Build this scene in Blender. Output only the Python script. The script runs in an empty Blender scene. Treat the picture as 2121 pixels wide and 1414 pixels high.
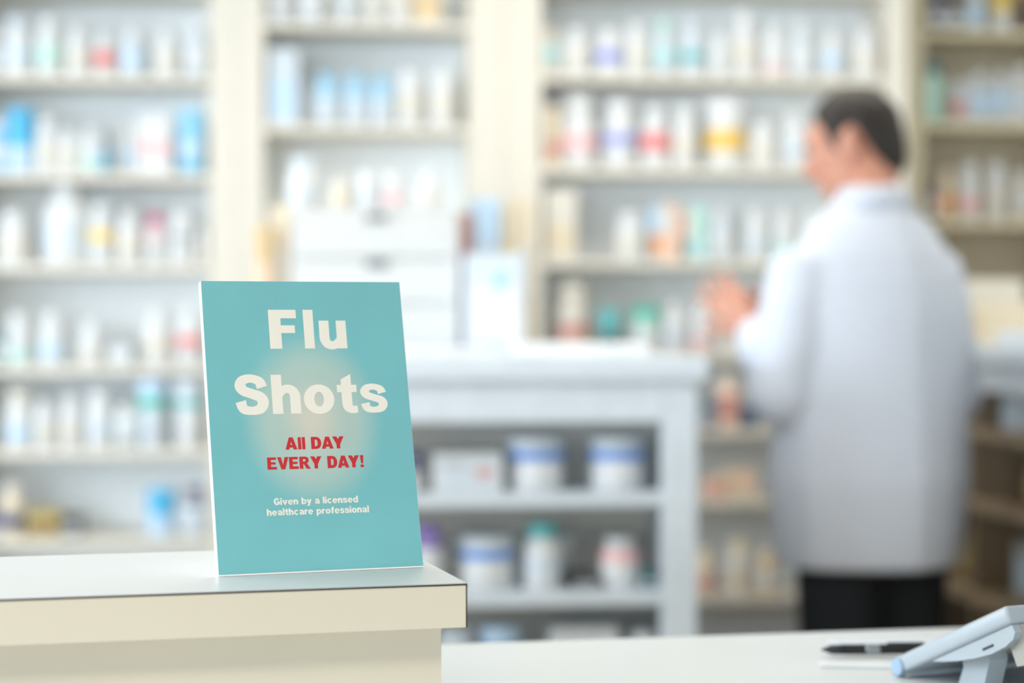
import bpy, bmesh, math, random
from mathutils import Vector, Matrix
random.seed(7)
PI = math.pi
SC = bpy.context.scene
COL = SC.collection

# ------------------------------------------------------------------ camera
F = 4300.0                      # focal length in pixels of a 2121 px wide frame
HOR, CX = 650.0, 1060.5         # horizon row, principal column
CAMZ = 1.28
cam = bpy.data.cameras.new('camera')
cam.sensor_width = 36.0
cam.lens = F / 2121 * 36
cam.shift_y = -(707 - HOR) / 2121
cam.clip_start = 0.05
cam.dof.use_dof = True
cam.dof.focus_distance = 1.70
cam.dof.aperture_fstop = 2.6
cam.dof.aperture_blades = 9
co = bpy.data.objects.new('camera', cam)
COL.objects.link(co)
co.location = (0, 0, CAMZ)
co.rotation_euler = (PI / 2, 0, 0)
SC.camera = co

# ------------------------------------------------------------------ world, lights, exposure
world = bpy.data.worlds.new('world')
SC.world = world
world.use_nodes = True
bg = world.node_tree.nodes.get('Background') or world.node_tree.nodes.new('ShaderNodeBackground')
bg.inputs[0].default_value = (0.86, 0.94, 1.0, 1)
bg.inputs[1].default_value = 0.22


def area(name, loc, rot, sx, sy, power, color):
    l = bpy.data.lights.new(name, 'AREA')
    l.shape = 'RECTANGLE'
    l.size, l.size_y = sx, sy
    l.energy = power
    l.color = color
    o = bpy.data.objects.new(name, l)
    COL.objects.link(o)
    o.location = loc
    o.rotation_euler = rot
    return o


WARM = (1.0, 0.94, 0.85)
for (lx, ly, p) in ((-1.9, 0.0, 18), (-0.5, 0.0, 18), (-2.0, 2.9, 8), (-0.5, 2.9, 10), (-1.7, 4.4, 5), (0.3, 5.0, 8), (1.0, 4.7, 8)):  # those near the wall are added to brighten the shelving
    area('ceiling_and_fill_light', (lx, ly, 2.66), (0, 0, 0), 0.9, 0.45, p, WARM)
area('shopfront_fill_light', (-4.0, -13.0, 1.65), (PI / 2, 0, -0.18), 11.0, 2.5, 740, (0.84, 0.93, 1.0))  # unseen broad frontal fill, added far back so it fades little
area('side_window_light', (-4.2, 2.6, 1.75), (0, -PI / 2, 0), 1.7, 4.0, 158, (0.78, 0.90, 1.0))

SC.view_settings.view_transform = 'Standard'
SC.view_settings.look = 'None'
SC.view_settings.exposure = 0.5
SC.cycles.diffuse_bounces = 8
SC.cycles.max_bounces = 12
SC.view_settings.gamma = 1.0
SC.view_settings.use_curve_mapping = False


# ------------------------------------------------------------------ materials
def srgb(r, g, b):
    def f(c):
        c /= 255.0
        return c / 12.92 if c <= 0.04045 else ((c + 0.055) / 1.055) ** 2.4
    return (f(r), f(g), f(b))


_M = {}


def pm(name, rgb, rough=0.5, var=0.04, scale=30, bump=0.0, spec=0.5, metal=0.0, sss=0.0, sheen=0.0):
    """procedural principled material; rgb in sRGB 0..255"""
    if name in _M:
        return _M[name]
    m = bpy.data.materials.new(name)
    m.use_nodes = True
    nt = m.node_tree
    b = nt.nodes['Principled BSDF']
    c = srgb(*rgb)
    tc = nt.nodes.new('ShaderNodeTexCoord')
    nz = nt.nodes.new('ShaderNodeTexNoise')
    nz.inputs['Scale'].default_value = scale
    nz.inputs['Detail'].default_value = 3
    nt.links.new(tc.outputs['Object'], nz.inputs['Vector'])
    rp = nt.nodes.new('ShaderNodeValToRGB')
    rp.color_ramp.elements[0].position = 0.3
    rp.color_ramp.elements[1].position = 0.7
    rp.color_ramp.elements[0].color = tuple(x * (1 - var) for x in c) + (1,)
    rp.color_ramp.elements[1].color = tuple(min(1, x * (1 + var)) for x in c) + (1,)
    nt.links.new(nz.outputs['Fac'], rp.inputs['Fac'])
    nt.links.new(rp.outputs['Color'], b.inputs['Base Color'])
    b.inputs['Roughness'].default_value = rough
    b.inputs['Metallic'].default_value = metal
    b.inputs['Specular IOR Level'].default_value = spec
    if sss:
        b.inputs['Subsurface Weight'].default_value = sss
        b.inputs['Subsurface Radius'].default_value = (0.02, 0.008, 0.004)
    if sheen:
        b.inputs['Sheen Weight'].default_value = sheen
    if bump:
        bp = nt.nodes.new('ShaderNodeBump')
        bp.inputs['Strength'].default_value = bump
        bp.inputs['Distance'].default_value = 0.002
        nt.links.new(nz.outputs['Fac'], bp.inputs['Height'])
        nt.links.new(bp.outputs['Normal'], b.inputs['Normal'])
    _M[name] = m
    return m


M_SHELF = pm('cream_shelf_paint', (217, 211, 198), 0.45)
M_BACK = pm('pale_blue_shelf_back', (240, 246, 250), 0.6)
M_ISLE = pm('white_island_paint', (208, 217, 225), 0.4)
M_ISLEIN = pm('grey_island_lining', (216, 214, 206), 0.6)
M_WALL = pm('wall_paint', (228, 228, 222), 0.7, bump=0.1, scale=80)
M_CEIL = pm('ceiling_tile', (240, 240, 238), 0.8, bump=0.1, scale=120)
M_FLOOR = pm('floor_vinyl', (120, 106, 90), 0.45, var=0.1, scale=8)
M_TOP = pm('white_laminate', (204, 208, 208), 0.36, var=0.015, scale=6)
M_CREAM = pm('cream_laminate', (222, 213, 192), 0.38, var=0.025, scale=5)
M_SEAM = pm('brown_laminate_seam', (48, 32, 24), 0.9, spec=.1)
M_SHADE = pm('shaded_shelf_paint', (214, 202, 172), 0.5)  # tanner copy of the shelf paint, carrying the dim bay's shade
C = {
    'white': (216, 218, 219), 'offwhite': (216, 211, 199), 'cool': (203, 212, 220), 'beige': (222, 207, 180),
    'tan': (214, 186, 140), 'gold': (228, 188, 88), 'yellow': (240, 206, 90), 'red': (230, 122, 118), 'pink': (238, 190, 190),
    'magenta': (206, 92, 140), 'blue': (92, 146, 222), 'sky': (140, 202, 232), 'bright': (72, 176, 220), 'navy': (58, 70, 120),
    'indigo': (140, 146, 212), 'purple': (140, 110, 196), 'teal': (92, 182, 184), 'dteal': (60, 112, 116), 'green': (50, 184, 160),
    'mint': (186, 222, 210), 'ltteal': (180, 220, 222), 'orange': (232, 156, 82), 'brown': (126, 98, 66), 'olive': (176, 158, 92),
    'grey': (168, 172, 174), 'dark': (76, 76, 78), 'plum': (98, 84, 110), 'ltblue': (190, 216, 238), 'clear': (216, 222, 224),
    'rose': (212, 150, 140), 'peach': (240, 204, 180)}


def cm(key):
    return pm(key + '_plastic', C[key], 0.42, var=0.03)


# ------------------------------------------------------------------ mesh helpers
def obj(name, bm, mat, parent=None, smooth=False, auto=None):
    if isinstance(bm, bmesh.types.BMesh):
        bmesh.ops.recalc_face_normals(bm, faces=bm.faces)
        me = bpy.data.meshes.new(name)
        bm.to_mesh(me)
        bm.free()
    else:
        me = bm
    if smooth:
        for p in me.polygons:
            p.use_smooth = True
        if auto:
            me.set_sharp_from_angle(angle=auto)
    if mat is not None:
        me.materials.append(mat)
    o = bpy.data.objects.new(name, me)
    COL.objects.link(o)
    if parent is not None:
        o.parent = parent
    return o


def empty(name, loc, rz=0.0):
    o = bpy.data.objects.new(name, None)
    o.empty_display_size = 0.05
    COL.objects.link(o)
    o.location = loc
    o.rotation_euler = (0, 0, rz)
    return o


def tag(o, label=None, cat=None, group=None, kind=None):
    if label:
        o['label'] = label
    if cat:
        o['category'] = cat
    if group:
        o['group'] = group
    if kind:
        o['kind'] = kind
    return o


def box(bm, x0, x1, y0, y1, z0, z1, mat4=None):
    vs = [bm.verts.new((x, y, z)) for x in (x0, x1) for y in (y0, y1) for z in (z0, z1)]
    if mat4 is not None:
        for v in vs:
            v.co = mat4 @ v.co
    fs = ((0, 1, 3, 2), (4, 6, 7, 5), (0, 4, 5, 1), (2, 3, 7, 6), (0, 2, 6, 4), (1, 5, 7, 3))
    for f in fs:
        bm.faces.new([vs[i] for i in f])
    return vs


def bbox(x0, x1, y0, y1, z0, z1, bev=0.0, seg=2):
    bm = bmesh.new()
    box(bm, x0, x1, y0, y1, z0, z1)
    if bev:
        bmesh.ops.bevel(bm, geom=bm.edges[:], offset=bev, segments=seg, affect='EDGES', profile=0.5)
    return bm


def lathe(profile, seg=24):
    bm = bmesh.new()
    rings = []
    for (r, z) in profile:
        if r < 1e-6:
            rings.append([bm.verts.new((0, 0, z))])
        else:
            rings.append([bm.verts.new((r * math.cos(2 * PI * k / seg), r * math.sin(2 * PI * k / seg), z)) for k in range(seg)])
    for a, b in zip(rings, rings[1:]):
        for k in range(seg):
            k2 = (k + 1) % seg
            if len(a) == 1 and len(b) == 1:
                continue
            if len(a) == 1:
                bm.faces.new((a[0], b[k], b[k2]))
            elif len(b) == 1:
                bm.faces.new((a[k], b[0], a[k2]))
            else:
                bm.faces.new((a[k], b[k], b[k2], a[k2]))
    return bm


def prism(pts, axis, a0, a1):
    """polygon pts (2D) extruded along axis 'x'|'y'|'z' from a0 to a1"""
    bm = bmesh.new()
    def put(p, a):
        if axis == 'x':
            return (a, p[0], p[1])
        if axis == 'y':
            return (p[0], a, p[1])
        return (p[0], p[1], a)
    A = [bm.verts.new(put(p, a0)) for p in pts]
    B = [bm.verts.new(put(p, a1)) for p in pts]
    bm.faces.new(A)
    bm.faces.new(B[::-1])
    n = len(pts)
    for i in range(n):
        bm.faces.new((A[i], A[(i + 1) % n], B[(i + 1) % n], B[i]))
    return bm


class Frame:
    """a horizontal frame: origin O on the floor, x axis turned by a; places things in metres and turns
    measured photo positions on one of its planes (y = n) into metres"""
    def __init__(self, ox, oy, a):
        self.o = Vector((ox, oy))
        self.a = a
        self.u = Vector((math.cos(a), math.sin(a)))
        self.v = Vector((-math.sin(a), math.cos(a)))

    def depth(self, px, n=0.0):
        tx = (px - CX) / F
        return (self.o.dot(self.v) + n) / (tx * self.v.x + self.v.y)

    def s(self, px, n=0.0):
        d = self.depth(px, n)
        return (Vector((d * (px - CX) / F, d)) - self.o).dot(self.u)

    def z(self, px, py, n=0.0):
        return CAMZ - (py - HOR) / F * self.depth(px, n)

    def w(self, s, n, z):
        p = self.o + self.u * s + self.v * n
        return Vector((p.x, p.y, z))


# ------------------------------------------------------------------ room
ALPHA = math.radians(6.0)
WF = Frame(0.0, 6.0, ALPHA)          # front plane of the wall shelving
obj_floor = tag(obj('floor', bbox(-5, 4, -2.5, 9, -0.05, 0), M_FLOOR), kind='structure')
tag(obj('ceiling', bbox(-5, 4, -2.5, 9, 2.72, 2.78), M_CEIL), kind='structure')
wb = obj('wall_back', bbox(-5.5, 3.2, 0.42, 0.54, 0, 2.72), M_WALL)
wb.location = WF.w(0, 0.3, 0)
wb.rotation_euler.z = ALPHA
tag(wb, kind='structure')
wr = obj('wall_right', bbox(2.05, 2.17, -6.0, 0.6, 0, 2.72), M_WALL)
wr.location = WF.w(0, 0, 0)
wr.rotation_euler.z = ALPHA
tag(wr, kind='structure')


# ------------------------------------------------------------------ wall shelving
def shelving(label, outer0, inner0, inner1, outer1, bottoms, noff=0.0, depth=0.26, paint=M_SHELF, back=M_BACK):
    s0, a, b, s1 = WF.s(outer0, noff), WF.s(inner0, noff), WF.s(inner1, noff), WF.s(outer1, noff)
    t = empty('shelving_unit', WF.w(s0, noff, 0), ALPHA)
    tag(t, label, 'shelving', 'wall shelving units')
    a, b, s1 = a - s0, b - s0, s1 - s0
    zt = 2.5
    obj('stile', bbox(0, a, 0, 0.022, 0, zt, 0.002), paint, t)
    obj('stile', bbox(b, s1, 0, 0.022, 0, zt, 0.002), paint, t)
    obj('side_panel', bbox(a - 0.018, a, 0.0225, depth, 0, zt), paint, t)
    obj('side_panel', bbox(b, b + 0.018, 0.0225, depth, 0, zt), paint, t)
    obj('back_panel', bbox(a - 0.018, b + 0.018, depth + 0.0005, depth + 0.008, 0, zt), back, t)
    obj('top_panel', bbox(0, s1, 0, depth, zt + 0.0005, zt + 0.02), paint, t)
    tops = {}
    pxm = 0.5 * (inner0 + inner1)
    for y in bottoms:
        zb = WF.z(pxm, y, noff)
        obj('shelf', bbox(a + 0.0005, b - 0.0005, 0.003, depth - 0.0005, zb, zb + 0.025, 0.002), paint, t)
        tops[y] = zb + 0.025
    return t, tops


T1, LS = shelving('cream shelving bay full of bottles at the left edge of the picture', -95, -68, 434, 490,
                  (-18, 172, 374, 564, 775, 948, 1132, 1320))
T2, MS = shelving('cream shelving bay with two shelves of bottles above the white drawers', 490.5, 547, 970, 1044, (-150, 62, 276, 490, 700))
T3, RS = shelving('long cream shelving bay of bottles behind the person', 1045, 1122, 1838, 1880, (-18, 172, 363, 555, 748, 905, 1050, 1250))
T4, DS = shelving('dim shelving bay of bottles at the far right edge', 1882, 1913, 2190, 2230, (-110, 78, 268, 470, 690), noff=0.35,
                  paint=M_SHADE, back=pm('shaded_shelf_back', (188, 178, 156), .6))  # bay set back and coloured darker so it looks dim


# ------------------------------------------------------------------ bottles, jars, boxes
def add_bottle(root, w, h, kind, body, cap, band, bz):
    r = w / 2
    if kind == 'bottle':
        hb = h * 0.80
        nr = r * 0.66
        prof = [(0, 0), (r * .92, 0), (r, r * .10), (r, hb * .80), (r * .93, hb * .88), (nr * 1.02, hb * .97), (nr, hb), (nr, hb + h * .02), (0, hb + h * .02)]
        cr = r * 0.80
        cz0, cz1 = hb, h
    elif kind == 'jar':
        hb = h * 0.76
        prof = [(0, 0), (r * .90, 0), (r * .96, r * .08), (r * .96, hb * .93), (r * .88, hb), (r * .88, hb + h * .02), (0, hb + h * .02)]
        cr = r
        cz0, cz1 = hb, h
    elif kind == 'jug':
        hb = h * 0.86
        nr = r * .42
        prof = [(0, 0), (r * .93, 0), (r, r * .08), (r, hb * .62), (r * .96, hb * .74), (r * .80, hb * .86), (nr * 1.1, hb * .97), (nr, hb), (nr, hb + h * .02), (0, hb + h * .02)]
        cr = r * .54
        cz0, cz1 = hb, h
    else:  # tall slim bottle
        hb = h * 0.78
        nr = r * .5
        prof = [(0, 0), (r * .92, 0), (r, r * .1), (r, hb * .78), (r * .9, hb * .88), (nr, hb), (nr, hb + h * .02), (0, hb + h * .02)]
        cr = r * .68
        cz0, cz1 = hb, h
    obj('body', lathe(prof), cm(body), root, True, 0.9)
    c0 = lathe([(0, cz0), (cr, cz0 + .0005), (cr, cz1 - cr * .15), (cr * .88, cz1), (0, cz1)])
    c = obj('cap', c0, cm(cap), root, True, 0.7)
    if cap != body:
        c['label'] = cap_words.get(cap, 'coloured') + ' cap'
    rr = (r if kind != 'jar' else r * .96) + 0.0006
    z0, z1 = (bz if band else (.18, .52))
    lab = lathe([(rr - .002, h * z0), (rr, h * z0), (rr, h * z1), (rr - .002, h * z1)])
    obj('label_band', lab, cm(band) if band else cm('white' if body != 'white' else 'offwhite'), root, True, 0.7)


cap_words = {'white': 'white', 'offwhite': 'off-white', 'cool': 'white', 'beige': 'beige', 'tan': 'tan', 'magenta': 'magenta', 'blue': 'blue',
             'sky': 'light blue', 'bright': 'bright blue', 'ltblue': 'pale blue', 'teal': 'teal', 'green': 'green', 'plum': 'dark purple',
             'purple': 'purple', 'dteal': 'dark teal', 'grey': 'grey', 'navy': 'navy', 'dark': 'dark', 'pink': 'pink', 'mint': 'mint', 'clear': 'pale grey'}


def add_box(root, w, h, dep, body, panel, pz):
    obj('carton', bbox(-w / 2, w / 2, -dep / 2, dep / 2, 0, h, min(.002, w * .04)), cm(body), root)
    z0, z1 = pz
    obj('printed_panel', bbox(-w * .44, w * .44, -dep / 2 - .0006, -dep / 2 - .00005, h * z0, h * z1), cm(panel), root)
    obj('flap', bbox(-w * .46, w * .46, -dep * .44, dep * .44, h + .0001, h + .0014), cm(body), root)


def item(fr, px, ytop, wpx, kind, label, body, cap, band, bz, zbase, group, nback=0.015, dep=0.09, name=None, rz=None):
    r_guess = 0.5 * wpx * fr.depth(px, 0.05) / F
    n = nback + (r_guess if kind != 'box' else dep / 2)
    nf = n - (r_guess if kind != 'box' else dep / 2)
    d = fr.depth(px, n)
    w = wpx * d / F
    h = fr.z(px, ytop, n) - zbase
    nm = name or {'bottle': 'pill_bottle', 'jar': 'pill_jar', 'jug': 'medicine_jug', 'slim': 'medicine_bottle', 'box': 'medicine_box'}[kind]
    root = empty(nm, fr.w(fr.s(px, n), n, zbase + .0004), fr.a + (rz if rz is not None else random.uniform(-.3, .3) * (1 if kind != 'box' else .2)))
    tag(root, label, 'box' if kind == 'box' else ('jug' if kind == 'jug' else ('jar' if kind == 'jar' else 'bottle')), group)
    if kind == 'box':
        add_box(root, w, h, dep, body, cap, bz or (.15, .7))
    else:
        add_bottle(root, w, h, kind, body, cap, band, bz or (.18, .52))
    return root


ORD = ['first', 'second', 'third', 'fourth', 'fifth', 'sixth', 'seventh', 'eighth', 'ninth', 'tenth', 'eleventh', 'twelfth', 'thirteenth', 'fourteenth']


def row(fr, zbase, where, group, items, nback=0.015):
    items = sorted(items, key=lambda t: t[0])
    for i, (px, yt, w, kind, desc, body, cap, band, bz) in enumerate(items):
        lab = desc + ', ' + ORD[i] + ' from left on ' + where
        item(fr, px, yt, w, kind, lab, body, cap, band, bz, zbase, group, nback)


B, J, G, S_, X = 'bottle', 'jar', 'jug', 'slim', 'box'
Wh = 'white'
# left bay
row(WF, LS[172], 'top row of left bay', 'bottles on the top row of the left bay', [
    (-12, 60, 40, B, 'grey bottle cut by the frame', 'grey', 'white', None, None),
    (38, 38, 54, B, 'white bottle with faint blue band', Wh, 'cool', 'ltblue', (.30, .42)),
    (102, 40, 52, B, 'white bottle with pale green label', Wh, Wh, 'mint', (.2, .5)),
    (163, 58, 48, B, 'short white bottle', Wh, Wh, None, None),
    (217, 68, 40, B, 'white bottle with pink-red label', Wh, Wh, 'red', (.22, .55)),
    (275, 64, 50, B, 'pale bottle with bluish label', 'cool', 'clear', 'ltblue', (.2, .5)),
    (345, 66, 52, B, 'plain white bottle', Wh, Wh, None, None),
    (408, 50, 50, B, 'tall cool-white bottle', 'cool', Wh, Wh, (.2, .5))])
row(WF, LS[374], 'second row of left bay', 'bottles on the second row of the left bay', [
    (-4, 245, 36, B, 'blue bottle cut by the frame', 'sky', Wh, None, None),
    (44, 226, 58, J, 'bright blue lidded container', 'ltblue', 'bright', 'bright', (.40, .75)),
    (98, 244, 46, B, 'white bottle', Wh, Wh, None, None),
    (143, 268, 44, B, 'low white bottle', Wh, Wh, None, None),
    (190, 266, 44, B, 'low white bottle', Wh, Wh, 'mint', (.1, .3)),
    (218, 292, 12, S_, 'tiny blue bottle', 'bright', 'cool', 'sky', (.2, .5)),
    (268, 260, 22, B, 'white bottle with pinkish tint', Wh, 'offwhite', 'ltblue', (.2, .5)),
    (322, 240, 66, X, 'white carton with pink print', Wh, 'pink', None, (.3, .55)),
    (398, 230, 54, J, 'light blue bottle', 'sky', 'sky', 'ltblue', (.25, .5))])
row(WF, LS[564], 'third row of left bay', 'bottles on the third row of the left bay', [
    (30, 438, 62, B, 'wide white bottle', Wh, Wh, None, None),
    (141, 381, 104, G, 'large white plastic jug', Wh, Wh, 'cool', (.15, .5)),
    (211, 424, 48, B, 'white bottle with yellow band', Wh, Wh, 'yellow', (.38, .56)),
    (268, 438, 50, B, 'plain white bottle', Wh, Wh, None, None),
    (323, 446, 40, B, 'white bottle with magenta cap', Wh, 'magenta', 'pink', (.5, .62)),
    (376, 438, 54, B, 'white bottle with grey label', Wh, Wh, 'grey', (.42, .56)),
    (419, 470, 24, S_, 'small slim white bottle', Wh, Wh, None, None)])
row(WF, LS[775], 'fourth row of left bay', 'bottles on the fourth row of the left bay', [
    (0, 672, 26, B, 'dark teal bottle cut by the frame', 'dteal', 'grey', None, None),
    (40, 648, 46, B, 'white bottle', Wh, Wh, 'mint', (.1, .3)),
    (108, 646, 50, B, 'white bottle with bluish label', Wh, Wh, 'ltblue', (.15, .4)),
    (190, 664, 48, B, 'white bottle with cream label', Wh, Wh, 'offwhite', (.15, .4)),
    (252, 706, 50, X, 'grey filler box for shadowed gap', 'grey', 'clear', None, (.2, .7)),  # grey block added where the gap holds only shadow
    (327, 638, 58, B, 'big white bottle', Wh, Wh, None, None),
    (393, 640, 52, B, 'white bottle with red band', Wh, Wh, 'red', (.34, .52))])
row(WF, LS[948], 'fifth row of left bay', 'bottles on the fifth row of the left bay', [
    (40, 808, 52, B, 'white bottle with blue lower label', Wh, 'offwhite', 'ltblue', (.15, .4)),
    (93, 830, 42, B, 'small white bottle', Wh, Wh, None, None),
    (147, 820, 44, B, 'white bottle', Wh, Wh, None, None),
    (206, 810, 56, B, 'wide white bottle with dark label edge', Wh, Wh, 'cool', (.2, .5)),
    (262, 838, 46, B, 'clear bottle with grey base', 'clear', Wh, 'grey', (.08, .2)),
    (316, 788, 58, J, 'white jar with bright green band', 'cool', 'ltblue', 'green', (.60, .76)),
    (391, 788, 58, J, 'white jar with muted green band', Wh, 'cool', 'teal', (.60, .72))])
row(WF, LS[1132], 'sixth row of left bay', 'bottles on the sixth row of the left bay', [
    (-14, 1060, 36, B, 'navy bottle cut by the frame', 'navy', 'navy', None, None),
    (26, 1003, 46, B, 'beige bottle with navy label', 'beige', 'offwhite', 'navy', (.2, .45)),
    (94, 1056, 66, X, 'low olive carton', 'olive', 'brown', None, (.2, .6)),
    (152, 1068, 40, X, 'low dark grey carton', 'dark', 'grey', None, (.2, .6)),
    (335, 1012, 58, J, 'bright sky blue bottle', 'ltblue', 'bright', 'bright', (.45, .74)),
    (404, 1008, 44, B, 'white bottle with dark purple cap', 'cool', 'plum', 'plum', (.62, .72))])
# middle bay
row(WF, MS[62], 'upper row of middle bay', 'bottles on the upper row of the middle bay', [
    (580, -60, 40, B, 'white bottle', 'cool', Wh, None, None),
    (645, -70, 46, B, 'cool white bottle', 'cool', Wh, None, None),
    (718, -40, 32, B, 'narrow white bottle', Wh, Wh, 'cool', (.2, .5)),
    (775, -40, 32, B, 'narrow white bottle', Wh, Wh, None, None),
    (828, -66, 46, B, 'plain white bottle', Wh, Wh, None, None),
    (884, -30, 54, X, 'beige carton', 'beige', 'tan', None, (.2, .7))])
row(WF, MS[276], 'lower row of middle bay', 'bottles on the lower row of the middle bay', [
    (585, 106, 62, X, 'tall white carton with tan corner', 'cool', 'ltblue', None, (.1, .6)),
    (678, 158, 52, B, 'white bottle with light blue cap', 'cool', 'sky', 'sky', (.55, .68)),
    (738, 158, 48, B, 'white bottle with light blue cap', 'cool', 'sky', 'sky', (.55, .68)),
    (791, 162, 46, B, 'white bottle with light blue cap', 'cool', 'sky', 'sky', (.55, .68)),
    (848, 150, 54, J, 'white jar', Wh, Wh, 'offwhite', (.2, .6)),
    (916, 150, 58, J, 'wide white jar', Wh, Wh, 'offwhite', (.2, .6))])
# long right bay
row(WF, RS[172], 'top row behind the person', 'bottles on the top row of the long bay', [
    (1138, 58, 38, B, 'white bottle with pale teal label', 'offwhite', 'offwhite', 'ltteal', (.25, .6)),
    (1193, 60, 52, B, 'round-shouldered white bottle', Wh, Wh, None, None),
    (1262, 62, 58, B, 'white bottle with violet-blue band', Wh, Wh, 'indigo', (.26, .52)),
    (1318, 50, 48, B, 'plain white bottle', Wh, Wh, None, None),
    (1374, 44, 40, B, 'pale mint bottle', 'cool', 'mint', 'ltteal', (.2, .5)),
    (1432, 44, 48, B, 'white bottle with teal-blue label', 'cool', 'cool', 'teal', (.26, .44)),
    (1490, 64, 36, B, 'slim greyish bottle', 'clear', Wh, None, None),
    (1541, 26, 48, B, 'tallest white bottle', Wh, Wh, None, None),
    (1603, 54, 48, B, 'plain white bottle', Wh, Wh, 'pink', (.1, .2)),
    (1659, 50, 46, B, 'cool white bottle', 'cool', Wh, None, None),
    (1722, 62, 42, B, 'white bottle with bluish label', Wh, Wh, 'ltblue', (.2, .5)),
    (1792, 60, 50, B, 'white bottle near the upright', Wh, Wh, 'offwhite', (.2, .5))])
row(WF, RS[363], 'second row behind the person', 'bottles on the second row of the long bay', [
    (1140, 225, 30, X, 'beige carton with rose print', 'beige', 'rose', None, (.15, .4)),
    (1198, 200, 74, B, 'big white bottle with pink label', Wh, Wh, 'pink', (.22, .46)),
    (1283, 210, 70, B, 'white bottle with violet-blue band', Wh, Wh, 'indigo', (.34, .50)),
    (1356, 224, 58, B, 'white bottle with red band', Wh, Wh, 'red', (.28, .56)),
    (1417, 220, 50, B, 'plain white bottle', Wh, Wh, None, None),
    (1501, 208, 88, J, 'wide white jar with gold band', Wh, Wh, 'gold', (.24, .56)),
    (1580, 252, 52, B, 'short white bottle', Wh, Wh, None, None),
    (1645, 238, 52, B, 'white bottle beside the face', Wh, Wh, 'cool', (.2, .5))])
row(WF, RS[555], 'third row behind the person', 'bottles on the third row of the long bay', [
    (1158, 396, 66, X, 'tall off-white carton', 'offwhite', 'beige', None, (.1, .5)),
    (1305, 442, 64, B, 'round white bottle', Wh, Wh, None, None),
    (1355, 432, 24, X, 'narrow blue and orange carton', 'ltblue', 'orange', None, (.05, .5)),
    (1384, 428, 34, X, 'pale peach carton', 'peach', 'offwhite', None, (.5, .9)),
    (1413, 440, 18, X, 'thin teal and brown carton', 'rose', 'dteal', None, (.05, .4)),
    (1440, 430, 36, X, 'pale teal carton', 'ltteal', 'mint', None, (.4, .9)),
    (1492, 434, 48, B, 'cool white bottle', 'cool', Wh, None, None),
    (1566, 436, 48, B, 'plain white bottle', Wh, Wh, 'cool', (.15, .5)),
    (1624, 436, 46, B, 'white bottle with mint label', Wh, Wh, 'mint', (.1, .35)),
    (1680, 440, 50, B, 'white bottle half hidden by the shoulder', Wh, Wh, None, None)])
row(WF, RS[748], 'fourth row behind the person', 'bottles on the fourth row of the long bay', [
    (1186, 588, 64, B, 'cream bottle with rose label', 'offwhite', 'offwhite', 'rose', (.20, .42)),
    (1263, 640, 42, J, 'small teal jar', 'teal', 'teal', 'dteal', (.2, .5)),
    (1338, 636, 60, J, 'white jar with green lid', Wh, 'green', 'mint', (.5, .72)),
    (1398, 630, 48, B, 'white bottle', Wh, Wh, 'cool', (.2, .5)),
    (1452, 630, 46, B, 'white bottle beside the hand', Wh, Wh, 'pink', (.1, .3)),
    (1508, 660, 40, B, 'white bottle under the raised hand', Wh, Wh, None, None),
    (1575, 640, 44, B, 'white bottle behind the sleeve', Wh, Wh, None, None)])
row(WF, RS[905], 'shelf right of island top', 'things on the shelf beside the island top', [
    (1470, 828, 38, J, 'dark blue jar', 'navy', 'dteal', 'grey', (.2, .6)),
    (1508, 776, 48, B, 'pinkish beige bottle', 'peach', 'offwhite', 'rose', (.2, .6)),
    (1552, 826, 36, J, 'low dark jar', 'dteal', 'grey', 'navy', (.2, .6))])
row(WF, RS[1050], 'shelf right of island middle', 'things on the shelf beside the island middle', [
    (1478, 990, 40, X, 'low peach carton', 'peach', 'rose', None, (.2, .7)),
    (1530, 970, 62, X, 'beige carton', 'beige', 'peach', None, (.3, .8))])
row(WF, RS[1250], 'low shelf right of island', 'bottles on the low shelf beside the island', [  # beige and tan tones of this row hold its dim warm light
    (1460, 1138, 46, B, 'beige bottle', 'beige', 'beige', 'rose', (.15, .4)),
    (1531, 1118, 48, B, 'cream bottle', 'offwhite', 'beige', 'beige', (.15, .4)),
    (1590, 1140, 40, B, 'tan bottle by the trousers', 'tan', 'beige', None, None)])
# dim bay, far right
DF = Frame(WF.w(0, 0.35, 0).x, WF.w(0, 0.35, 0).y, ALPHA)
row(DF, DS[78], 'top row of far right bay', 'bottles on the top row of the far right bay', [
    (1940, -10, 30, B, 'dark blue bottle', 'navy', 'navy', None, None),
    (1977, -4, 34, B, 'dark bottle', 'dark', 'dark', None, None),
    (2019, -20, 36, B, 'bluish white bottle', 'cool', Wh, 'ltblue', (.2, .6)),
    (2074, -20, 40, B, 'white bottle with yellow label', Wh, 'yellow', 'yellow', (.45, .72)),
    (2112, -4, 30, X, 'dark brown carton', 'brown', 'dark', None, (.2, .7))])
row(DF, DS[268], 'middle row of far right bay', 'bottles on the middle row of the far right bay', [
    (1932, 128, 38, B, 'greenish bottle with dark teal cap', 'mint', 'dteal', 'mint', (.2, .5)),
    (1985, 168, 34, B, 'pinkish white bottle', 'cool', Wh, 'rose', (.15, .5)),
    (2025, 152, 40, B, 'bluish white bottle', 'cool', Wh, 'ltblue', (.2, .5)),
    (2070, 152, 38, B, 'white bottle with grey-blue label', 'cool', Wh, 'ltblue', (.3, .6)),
    (2114, 140, 40, B, 'tall white bottle', Wh, Wh, 'cool', (.2, .5))])
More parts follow.
